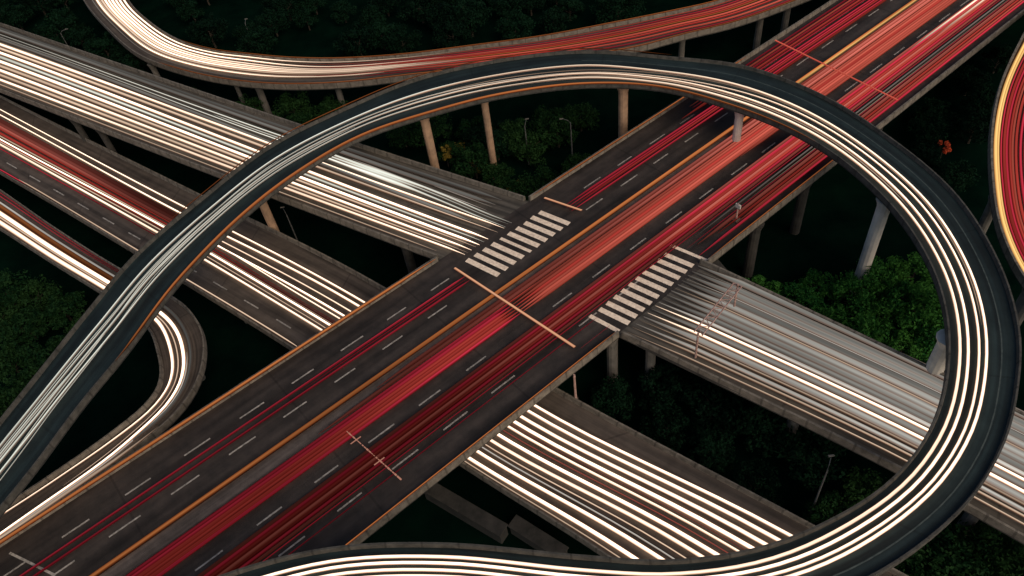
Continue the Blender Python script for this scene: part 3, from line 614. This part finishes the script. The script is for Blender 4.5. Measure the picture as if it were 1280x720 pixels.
trail(roadO, 'o', 1.0, [(2,.1),(4,.2),(6,.34),(10,.34),(12,.2),(14,.1)], 'amber', [(3.5,.15),(5,.7),(7,1.0),(11,1.0),(13,.6),(14,.4)], 3.8, 14.5, label='broad amber glow strip standing in for lamp light along the inner barrier of the loop ramp', group='light trails on the barriers', h=.62, step=2)  # glowing strip stands in for sodium lamp light on the parapet
trail(roadO, 'o', .012, [(5,.07),(9,.09),(12,.07)], 'amber', [(5,.3),(8,.5),(12,.25)], 5.5, 12, label='thin added amber glow strip along the outer barrier at the top of the loop ramp', group='light trails on the barriers', h=1.0, step=2)  # strip added for the paler orange glow of the outer parapet

# ------------------------------------------------------------------ street furniture
def street_lamp(x, y, z0, h, ang, label):
    t = empty('street_lamp', (x, y, z0)); tag(t, label, 'street lamp', 'street lamps on the ground below')
    b = MB(); b.tube([(x,y,z0-.2),(x,y,z0+h*.5),(x,y,z0+h)], [.17,.13,.09]); b.build('pole', MT['steel'], t)
    d = Vector((math.cos(ang), math.sin(ang), 0)); p = Vector((x,y,z0+h))
    b = MB(); b.tube([p-Vector((0,0,.2)), p+d*.6+Vector((0,0,.35)), p+d*1.6+Vector((0,0,.45))], [.07,.06,.05]); b.build('arm', MT['steel'], t)
    c = p+d*1.9+Vector((0,0,.43)); b = MB(); b.loft([[c+Vector(q) for q in ((-.4,-.16,-.06),(.4,-.12,-.06),(.4,.12,-.06),(-.4,.16,-.06))],[c+Vector(q) for q in ((-.36,-.1,.1),(.34,-.07,.07),(.34,.07,.07),(-.36,.1,.1))]])
    b.build('lamp_head', MT['pier'], t)
labs = ['grey street lamp below the loop top, the nearer one to the diagonal highway','grey street lamp below the loop top, the farther one from the diagonal highway',
        'slender street lamp inside the lower right bend of the loop ramp','street lamp pole in the gap between the upper left highway and the lower highway',
        'street lamp among dark trees near the top left corner','street lamp among dark trees above the top ramp']
for (x, y, z), h, a, lb in zip(SPOTS['lamp'], (10.5,9.5,13,8,7,7), (2.6,1.2,1.0,2.0,.5,1.5), labs): street_lamp(x, y, z, h, a, lb)
# steel sign mast on the lower highway edge
x, y, z = SPOTS['pipe'][0]
t = empty('mast', (x,y,z)); tag(t, 'pinkish steel mast rising from the lower highway edge beside the diagonal highway', 'mast')
b = MB(); b.tube([(x,y,z-.1),(x,y,z+6.3)], [.2,.15]); b.build('pole', MT['gantry'], t); b = MB(); b.box((x,y,z+.15),(.8,.8,.3)); b.build('base', MT['concrete'], t)
x, y, z = SPOTS['post'][0]
t = empty('mast', (x,y,z)); tag(t, 'short pale mast on the right shoulder of the diagonal highway above the right crossing', 'mast')
b = MB(); b.tube([(x,y,z),(x,y,z+3.6)], [.16,.12]); b.build('pole', MT['gantry'], t); b = MB(); b.box((x,y,z+.2),(1.1,.9,.4), R(34)); b.build('base', MT['concrete'], t)
b = MB(); b.box((x,y,z+3.1),(.25,.9,.7), R(34)); b.build('signal_box', MT['pier_pale'], t)
# gantry across the right highway
p, q = [Vector(v) for v in SPOTS['gantry']]; p.z = q.z = 0
g = empty('gantry', ((p.x+q.x)/2,(p.y+q.y)/2,13)); tag(g, 'thin rusty lattice gantry across the right highway just past the junction', 'gantry')
d = (q-p); L_ = d.length; d.normalize(); s = Vector((-d.y,d.x,0))
b = MB(); zt = 18.2
for o in (-.6,.6):
    b.tube([p+s*o+Vector((0,0,zt)), q+s*o+Vector((0,0,zt))], .1, 6)
n = 11
for i in range(n):
    a0 = p+d*(L_*i/n); a1 = p+d*(L_*(i+1)/n); sg = 1 if i%2 else -1
    b.tube([a0+s*.6*sg+Vector((0,0,zt)), a1-s*.6*sg+Vector((0,0,zt))], .06, 5)
    b.tube([a0-s*.6+Vector((0,0,zt)), a0+s*.6+Vector((0,0,zt))], .05, 5)
b.build('truss', MT['gantry'], g)
for e in (p, q):
    b = MB(); b.tube([e+Vector((0,0,13)), e+Vector((0,0,zt+.1))], .16, 8); b.build('leg', MT['gantry'], g)
# low concrete walls beside the lower highway at the bottom
W4 = [Vector(v) for v in SPOTS['wall']]
for a, b_, h, lb in ((W4[0],W4[1],2.6,'longer dark concrete wall on the ground below the diagonal highway'),(W4[2],W4[3],2.2,'shorter pale concrete wall section beside the loop ramp at the bottom')):
    d = (b_-a); L_ = d.length; ang = math.atan2(d.y, d.x); c = (a+b_)/2
    t = empty('retaining_wall', (c.x,c.y,0)); tag(t, lb, 'wall', 'low concrete walls under the junction')
    m = MB(); m.box((c.x,c.y,h/2-.2),(L_,1.6,h+.4),ang); m.build('wall_body', MT['girder_dark'], t)
    m = MB(); m.box((c.x,c.y,h+.13),(L_+.3,2.0,.26),ang); m.build('coping', MT['girder'], t)
# wedge walls under the junction corners
def prism(name, pts, z0, z1, mat, lb):
    c = sum((Vector(p) for p in pts), Vector())/len(pts); m = MB()
    m.loft([[Vector((p[0],p[1],z0)) for p in pts],[Vector((p[0],p[1],z1)) for p in pts]])
    o = m.build(name, MT[mat], None, origin=(c.x,c.y,0)); tag(o, lb, 'wall', 'concrete abutments under the junction')
p = roadR.at(.05,.02); prism('abutment', [apt(67,49.8), apt(73.5,49.8), apt(72.2,46.2), apt(68.5,45.6)], 0, 11.8, 'girder', 'reddish lit concrete abutment under the upper right corner of the junction')
prism('abutment', [apt(36,78.6), apt(42,78.6), apt(43,82), apt(38.5,81.6)], 0, 11.8, 'girder', 'dark reddish concrete abutment under the left corner of the junction')

# ------------------------------------------------------------------ vegetation
def leaf_mat(name, c1, c2):
    m, nt, N, L = new_mat(name)
    out = N.new('ShaderNodeOutputMaterial'); b = N.new('ShaderNodeBsdfPrincipled'); tc = N.new('ShaderNodeTexCoord')
    n = N.new('ShaderNodeTexNoise'); n.inputs['Scale'].default_value = .9; n.inputs['Detail'].default_value = 4; L.new(tc.outputs['Object'], n.inputs['Vector'])
    oi = N.new('ShaderNodeObjectInfo')
    a = N.new('ShaderNodeMath'); a.operation = 'MULTIPLY_ADD'; a.inputs[1].default_value = .35; L.new(oi.outputs['Random'], a.inputs[0]); L.new(n.outputs['Fac'], a.inputs[2])
    r = N.new('ShaderNodeValToRGB'); r.color_ramp.elements[0].position = .45; r.color_ramp.elements[1].position = .85
    r.color_ramp.elements[0].color = (*c1,1); r.color_ramp.elements[1].color = (*c2,1)
    L.new(a.outputs[0], r.inputs['Fac']); L.new(r.outputs['Color'], b.inputs['Base Color']); b.inputs['Roughness'].default_value = .75; b.inputs['Specular IOR Level'].default_value = .05
    tr = N.new('ShaderNodeBsdfTranslucent'); L.new(r.outputs['Color'], tr.inputs['Color']); mx = N.new('ShaderNodeMixShader'); mx.inputs[0].default_value = .25
    L.new(b.outputs[0], mx.inputs[1]); L.new(tr.outputs[0], mx.inputs[2]); L.new(mx.outputs[0], out.inputs['Surface'])
    return m
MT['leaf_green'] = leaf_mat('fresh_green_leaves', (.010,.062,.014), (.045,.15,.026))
MT['leaf_dark'] = leaf_mat('near_black_leaves', (.0015,.009,.005), (.005,.022,.010))  # darkest leaf tone, for the woods and gaps round the roads
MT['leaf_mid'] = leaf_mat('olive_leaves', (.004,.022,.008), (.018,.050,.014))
MT['leaf_gold'] = leaf_mat('golden_leaves', (.10,.09,.018), (.36,.25,.05))
MT['leaf_red_lit'] = leaf_mat('red_lit_leaves', (.5,.07,.03), (.85,.17,.07))  # red light on the bush put into its leaf colour
def crown_mesh(name, mat, seed, rad, hgt, nclump, leaves, size):
    rnd = random.Random(seed); v = []; f = []
    for c in range(nclump):
        th = rnd.uniform(0, 2*math.pi); ph = math.acos(rnd.uniform(-.6, 1)); rr = rnd.uniform(.45, 1.0)
        cx, cy, cz = math.cos(th)*math.sin(ph)*rad*rr, math.sin(th)*math.sin(ph)*rad*rr, hgt + math.cos(ph)*rad*.8*rr
        cr = rad*rnd.uniform(.2, .38)
        for i in range(leaves):
            d = Vector((rnd.gauss(0,1), rnd.gauss(0,1), rnd.gauss(0,1))).normalized(); q = cr*rnd.uniform(.6,1.05)
            p = Vector((cx,cy,cz)) + Vector((d.x*q, d.y*q, d.z*q*.75))
            nrm = (d + Vector((rnd.gauss(0,.5), rnd.gauss(0,.5), rnd.gauss(0,.5)))).normalized(); a = nrm.orthogonal().normalized(); b = nrm.cross(a)
            t = rnd.uniform(0, math.pi); a, b = a*math.cos(t)+b*math.sin(t), b*math.cos(t)-a*math.sin(t)
            s = size*rnd.uniform(.6,1.3); base = len(v)
            v += [tuple(p+a*s), tuple(p+b*s*.55+nrm*s*.1), tuple(p-a*s), tuple(p-b*s*.55)]; f.append((base,base+1,base+2,base+3))
    me = bpy.data.meshes.new(name); me.from_pydata(v, [], f); me.materials.append(mat); return me
def trunk_mesh(name, h, r, rad, seed):
    rnd = random.Random(seed); b = MB(); b.tube([(0,0,-.3),(rnd.uniform(-.2,.2),rnd.uniform(-.2,.2),h*.5),(0,0,h*.95)], [r,r*.75,r*.35], 8)
    for i in range(5):
        a = rnd.uniform(0,2*math.pi); z = h*rnd.uniform(.45,.75); e = rad*rnd.uniform(.4,.7)
        b.tube([(0,0,z),(math.cos(a)*e*.5,math.sin(a)*e*.5,z+e*.35),(math.cos(a)*e,math.sin(a)*e,z+e*.6)], [r*.4,r*.25,r*.08], 5)
    me = bpy.data.meshes.new(name); me.from_pydata(b.v, [], b.f); me.materials.append(MT['bark']); return me
TK = {}
for kind, mat in (('bright','leaf_green'),('dark','leaf_dark'),('mid','leaf_mid'),('gold','leaf_gold')):
    TK[kind] = [(crown_mesh('crown', MT[mat], 10*i+len(kind), 3.6+.5*i, 3.7, 38, 75, .27), trunk_mesh('trunk', 4.2, .26, 3.6, i+3)) for i in range(3)]
def tree(kind, x, y, sc, rz, label, group=None, i=0, squash=1.0):
    t = empty('broadleaf_tree', (x, y, 0), rz); t.scale = (sc, sc, sc*squash); tag(t, label, 'tree', group)
    cm, tm = TK[kind][i % 3]
    for nm, me in (('crown', cm), ('trunk', tm)):
        o = bpy.data.objects.new(nm, me); COL.objects.link(o); o.parent = t
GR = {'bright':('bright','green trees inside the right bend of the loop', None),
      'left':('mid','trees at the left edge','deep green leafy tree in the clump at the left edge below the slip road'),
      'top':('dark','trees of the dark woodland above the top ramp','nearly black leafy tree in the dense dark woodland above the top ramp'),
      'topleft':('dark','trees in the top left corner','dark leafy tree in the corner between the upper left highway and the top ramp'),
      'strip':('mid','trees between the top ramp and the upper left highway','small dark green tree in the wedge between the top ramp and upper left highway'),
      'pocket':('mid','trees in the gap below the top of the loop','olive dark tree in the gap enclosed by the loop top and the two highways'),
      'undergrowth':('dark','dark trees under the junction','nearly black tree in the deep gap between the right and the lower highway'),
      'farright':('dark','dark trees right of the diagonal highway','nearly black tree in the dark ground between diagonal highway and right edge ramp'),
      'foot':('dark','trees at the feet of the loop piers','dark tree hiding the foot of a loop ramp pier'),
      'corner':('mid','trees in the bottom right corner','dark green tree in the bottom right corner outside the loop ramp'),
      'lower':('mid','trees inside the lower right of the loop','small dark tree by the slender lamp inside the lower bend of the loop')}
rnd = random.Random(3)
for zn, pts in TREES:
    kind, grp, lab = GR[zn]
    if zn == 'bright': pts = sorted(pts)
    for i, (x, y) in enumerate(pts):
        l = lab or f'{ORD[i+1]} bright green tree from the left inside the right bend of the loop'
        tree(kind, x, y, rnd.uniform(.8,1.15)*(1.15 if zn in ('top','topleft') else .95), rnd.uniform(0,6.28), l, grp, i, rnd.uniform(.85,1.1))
def shrub(spot, mat, rad, lb, nc=12):
    x, y, z = spot; t = empty('shrub', (x,y,0)); tag(t, lb, 'shrub')
    o = bpy.data.objects.new('foliage', crown_mesh('foliage', MT[mat], 77, rad, z, nc, 40, .2)); COL.objects.link(o); o.parent = t
    b = MB(); b.tube([(x,y,-.2),(x,y,z)], [.12,.06], 6); b.build('stem', MT['bark'], t)
for i, (x, y, z) in enumerate(SPOTS['gold']):
    tree('gold', x, y, (.5,.42,.4)[i], i*2, ('larger golden autumn tree in the gap below the loop top, beside the upper left highway','small golden autumn tree left of centre in the gap below the loop top','small golden autumn tree at the lowest tip of the gap below the loop top')[i], 'autumn trees in the gap below the loop top', i)
shrub(SPOTS['redlitbush'][0], 'leaf_red_lit', 1.4, 'small shrub with red light painted into its leaves in the darkness right of the loop ramp')
shrub(SPOTS['yellowbush'][0], 'leaf_gold', 1.6, 'small golden shrub below the top of the loop ramp', 14)

# ------------------------------------------------------------------ ground
m = MB(); n = 60; S_ = 3000
b = bmesh.new(); vs = {}
def gz(x, y): return 0
me = bpy.data.meshes.new('ground'); me.from_pydata([(-S_,-S_,0),(S_,-S_,0),(S_,S_,0),(-S_,S_,0)], [], [(0,1,2,3)])
g_ = bpy.data.objects.new('ground', me); COL.objects.link(g_); g_['kind'] = 'structure'
me.materials.append(surf('dark_scrubby_ground', (.0006,.004,.0028), (.0016,.009,.0055), .12, .95, bump=.6, detail=9, spec=0))

# ------------------------------------------------------------------ light, sky, camera
SUN_EL, SUN_AZ = 38, -60
w = bpy.data.worlds.new('World'); scene.world = w; w.use_nodes = True
nt = w.node_tree; bg = nt.nodes['Background']; sky = nt.nodes.new('ShaderNodeTexSky'); sky.sky_type = 'NISHITA'; sky.sun_disc = False
sky.sun_elevation = R(SUN_EL); sky.sun_rotation = R(150); sky.air_density = 1.0; sky.dust_density = 2.5
nt.links.new(sky.outputs[0], bg.inputs['Color']); bg.inputs['Strength'].default_value = .09
sl = bpy.data.lights.new('sun', 'SUN'); sl.energy = 2.0; sl.angle = R(50); sl.color = (1, .78, .56)
so = bpy.data.objects.new('sun', sl); COL.objects.link(so)
az = R(150); el = R(SUN_EL)
dirv = Vector((math.sin(az)*math.cos(el), math.cos(az)*math.cos(el), math.sin(el)))
so.rotation_euler = dirv.to_track_quat('Z', 'Y').to_euler()
so.location = (0, 0, 150)

cam = bpy.data.cameras.new('camera'); co = bpy.data.objects.new('camera', cam); COL.objects.link(co); scene.camera = co
cam.sensor_width = 36; cam.lens = 36*950/1280; cam.clip_end = 8000; cam.clip_start = .5
P = R(46.5); RO = R(-8.5)
fw = Vector((0, math.cos(P), -math.sin(P))); rt0 = Vector((1,0,0)); up0 = rt0.cross(fw)
rt = rt0*math.cos(RO) + up0*math.sin(RO); up = -rt0*math.sin(RO) + up0*math.cos(RO)
Mx = Matrix(((rt.x, up.x, -fw.x, 0), (rt.y, up.y, -fw.y, 0), (rt.z, up.z, -fw.z, 98), (0,0,0,1)))
co.matrix_world = Mx
scene.view_settings.view_transform = 'Standard'; scene.view_settings.look = 'None'; scene.view_settings.exposure = 0; scene.view_settings.gamma = 1
scene.render.engine = 'CYCLES'
cy = scene.cycles; cy.use_denoising = True; cy.max_bounces = 4; cy.diffuse_bounces = 2; cy.glossy_bounces = 2; cy.sample_clamp_indirect = 4
